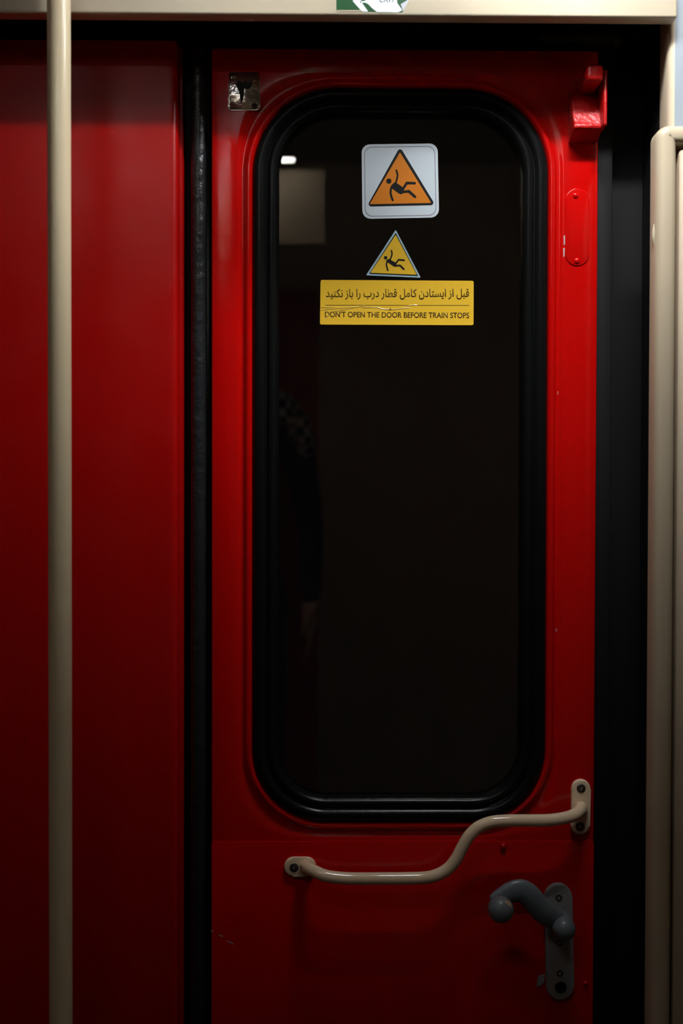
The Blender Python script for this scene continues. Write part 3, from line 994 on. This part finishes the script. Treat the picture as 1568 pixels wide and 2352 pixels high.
spine = [(0, 0, 0.96, 0.135), (0, -0.005, 1.10, 0.125), (0, -0.01, 1.26, 0.145), (0, -0.015, 1.40, 0.13), (0, -0.01, 1.485, 0.062), (0, 0.005, 1.545, 0.056), (0, 0.015, 1.62, 0.082), (0, 0.01, 1.70, 0.088), (0, 0.0, 1.75, 0.05)]
chain(None, spine)
for sgn in (-1, 1):
    wrist = chain(3, [(sgn * 0.13, -0.01, 1.435, 0.075), (sgn * 0.185, -0.01, 1.40, 0.066), (sgn * 0.225, -0.015, 1.26, 0.050), (sgn * 0.245, -0.02, 1.12, 0.043), (sgn * 0.25, 0.02, 1.00, 0.037), (sgn * 0.25, 0.06, 0.88, 0.027)])
    palm = chain(wrist, [(sgn * 0.248, 0.072, 0.845, 0.027), (sgn * 0.247, 0.08, 0.805, 0.026)])
    for k, (ln, off) in enumerate(((0.078, 0.030), (0.088, 0.011), (0.082, -0.009), (0.066, -0.027))):
        chain(palm, [(sgn * 0.247, 0.080 + off, 0.785, 0.0095), (sgn * 0.243, 0.086 + off, 0.785 - ln * 0.5, 0.0085), (sgn * 0.232, 0.088 + off, 0.785 - ln * 0.95, 0.0075)])
    chain(wrist, [(sgn * 0.24, 0.098, 0.850, 0.013), (sgn * 0.232, 0.122, 0.822, 0.0105), (sgn * 0.226, 0.128, 0.790, 0.0090)])
    chain(0, [(sgn * 0.09, 0, 0.89, 0.095), (sgn * 0.105, 0.005, 0.70, 0.078), (sgn * 0.11, 0.01, 0.50, 0.058), (sgn * 0.112, -0.01, 0.34, 0.055), (sgn * 0.115, -0.015, 0.10, 0.040), (sgn * 0.117, 0.01, 0.05, 0.042), (sgn * 0.13, 0.13, 0.035, 0.033), (sgn * 0.135, 0.18, 0.032, 0.026)])
me = bpy.data.meshes.new('body_skeleton')
me.from_pydata([pp(*j[:3]) for j in joints], bones, [])
tmp = bpy.data.objects.new('body_skeleton', me)
COL.objects.link(tmp)
sk = tmp.modifiers.new('skin', 'SKIN')
for i, j in enumerate(joints):
    me.skin_vertices[0].data[i].radius = (j[3] * KH, j[3] * KH)
me.skin_vertices[0].data[0].use_root = True
sd = tmp.modifiers.new('smooth', 'SUBSURF')
sd.levels = 2
sd.render_levels = 2
bpy.context.view_layer.update()
body = bpy.data.meshes.new_from_object(tmp.evaluated_get(bpy.context.evaluated_depsgraph_get()))
bpy.data.objects.remove(tmp)
bpy.data.meshes.remove(me)
bm = bmesh.new()
bm.from_mesh(body)
bpy.data.meshes.remove(body)
hc = pp(0, 0.012, 1.66)
for v in bm.verts:                                   # model the head: narrower sides, brow, nose, chin
    q_ = (v.co - hc) / KH
    if q_.z > -0.10 and abs(q_.x) < 0.12:
        v.co.x = hc.x + q_.x * 0.88 * KH
        if q_.y > 0.03:
            v.co.y += KH * (0.022 * math.exp(-(q_.x / 0.014) ** 2 - ((q_.z + 0.012) / 0.026) ** 2) - 0.007 * math.exp(-((abs(q_.x) - 0.033) / 0.016) ** 2 - ((q_.z - 0.018) / 0.013) ** 2)
                            + 0.008 * math.exp(-(q_.x / 0.03) ** 2 - ((q_.z + 0.085) / 0.02) ** 2))
for f in bm.faces:
    c = f.calc_center_median()
    z = c.z / KH
    x = abs(c.x - PERX) / KH
    f.material_index = 0 if (z > 1.49 and x < 0.13) or (x > 0.17 and z < 0.885 and z > 0.65) else (3 if z < 0.085 else (2 if z < 0.93 and x < 0.2 else 1))
person = tag(link('person', bm, [SKIN, JACKET, TROUSER, SHOE], angle=180), 'standing person in dark jacket and checked scarf, faintly mirrored in the door window', 'person')
bm = bmesh.new()
ball(bm, pp(0, -0.012, 1.69), 0.098 * KH, sq=(0.93, 1.06, 0.92), u=36, v=24)
bmesh.ops.delete(bm, geom=[v for v in bm.verts if (v.co.y - PERY) / KH > 0.035 and v.co.z / KH < 1.725 or v.co.z / KH < 1.60], context='VERTS')
link('hair', bm, HAIR, person)
for sgn in (-1, 1):
    bm = bmesh.new()
    ball(bm, pp(sgn * 0.030, 0.078, 1.678), 0.0105 * KH, u=16, v=12)
    link('eye', bm, mat('eye_white' if sgn < 0 else 'eye_white_pair', (0.6, 0.58, 0.55), rough=0.2), person)
    bm = bmesh.new()
    ball(bm, pp(sgn * 0.078, 0.0, 1.655), 0.03 * KH, sq=(0.35, 0.6, 1.0), u=16, v=12)
    link('ear', bm, SKIN, person)
bm = bmesh.new()
loop_ = [(0.075 * math.cos(a), 0.075 * math.sin(a) + 0.005, 1.475 + 0.02 * math.sin(a * 3), 0.042) for a in [math.radians(k * 20) for k in range(19)]]
tube(bm, [Vector((*pp(*q_[:3]), q_[3] * KH)) for q_ in loop_], 14)
drape = [(0.05, 0.05, 1.50, 0.045), (0.11, 0.055, 1.495, 0.052), (0.17, 0.05, 1.46, 0.050), (0.215, 0.035, 1.40, 0.04), (0.24, 0.02, 1.33, 0.028)]
rings = tube(bm, smooth_path([(*pp(*q_[:3]), q_[3] * KH) for q_ in drape], 5), 14)
for v in bm.verts:
    v.co += Vector((math.sin(v.co.z * 90), math.cos(v.co.x * 80), math.sin(v.co.x * 70))) * 0.005
tag(link('scarf', bm, CHECK, person), 'checked black and white scarf')
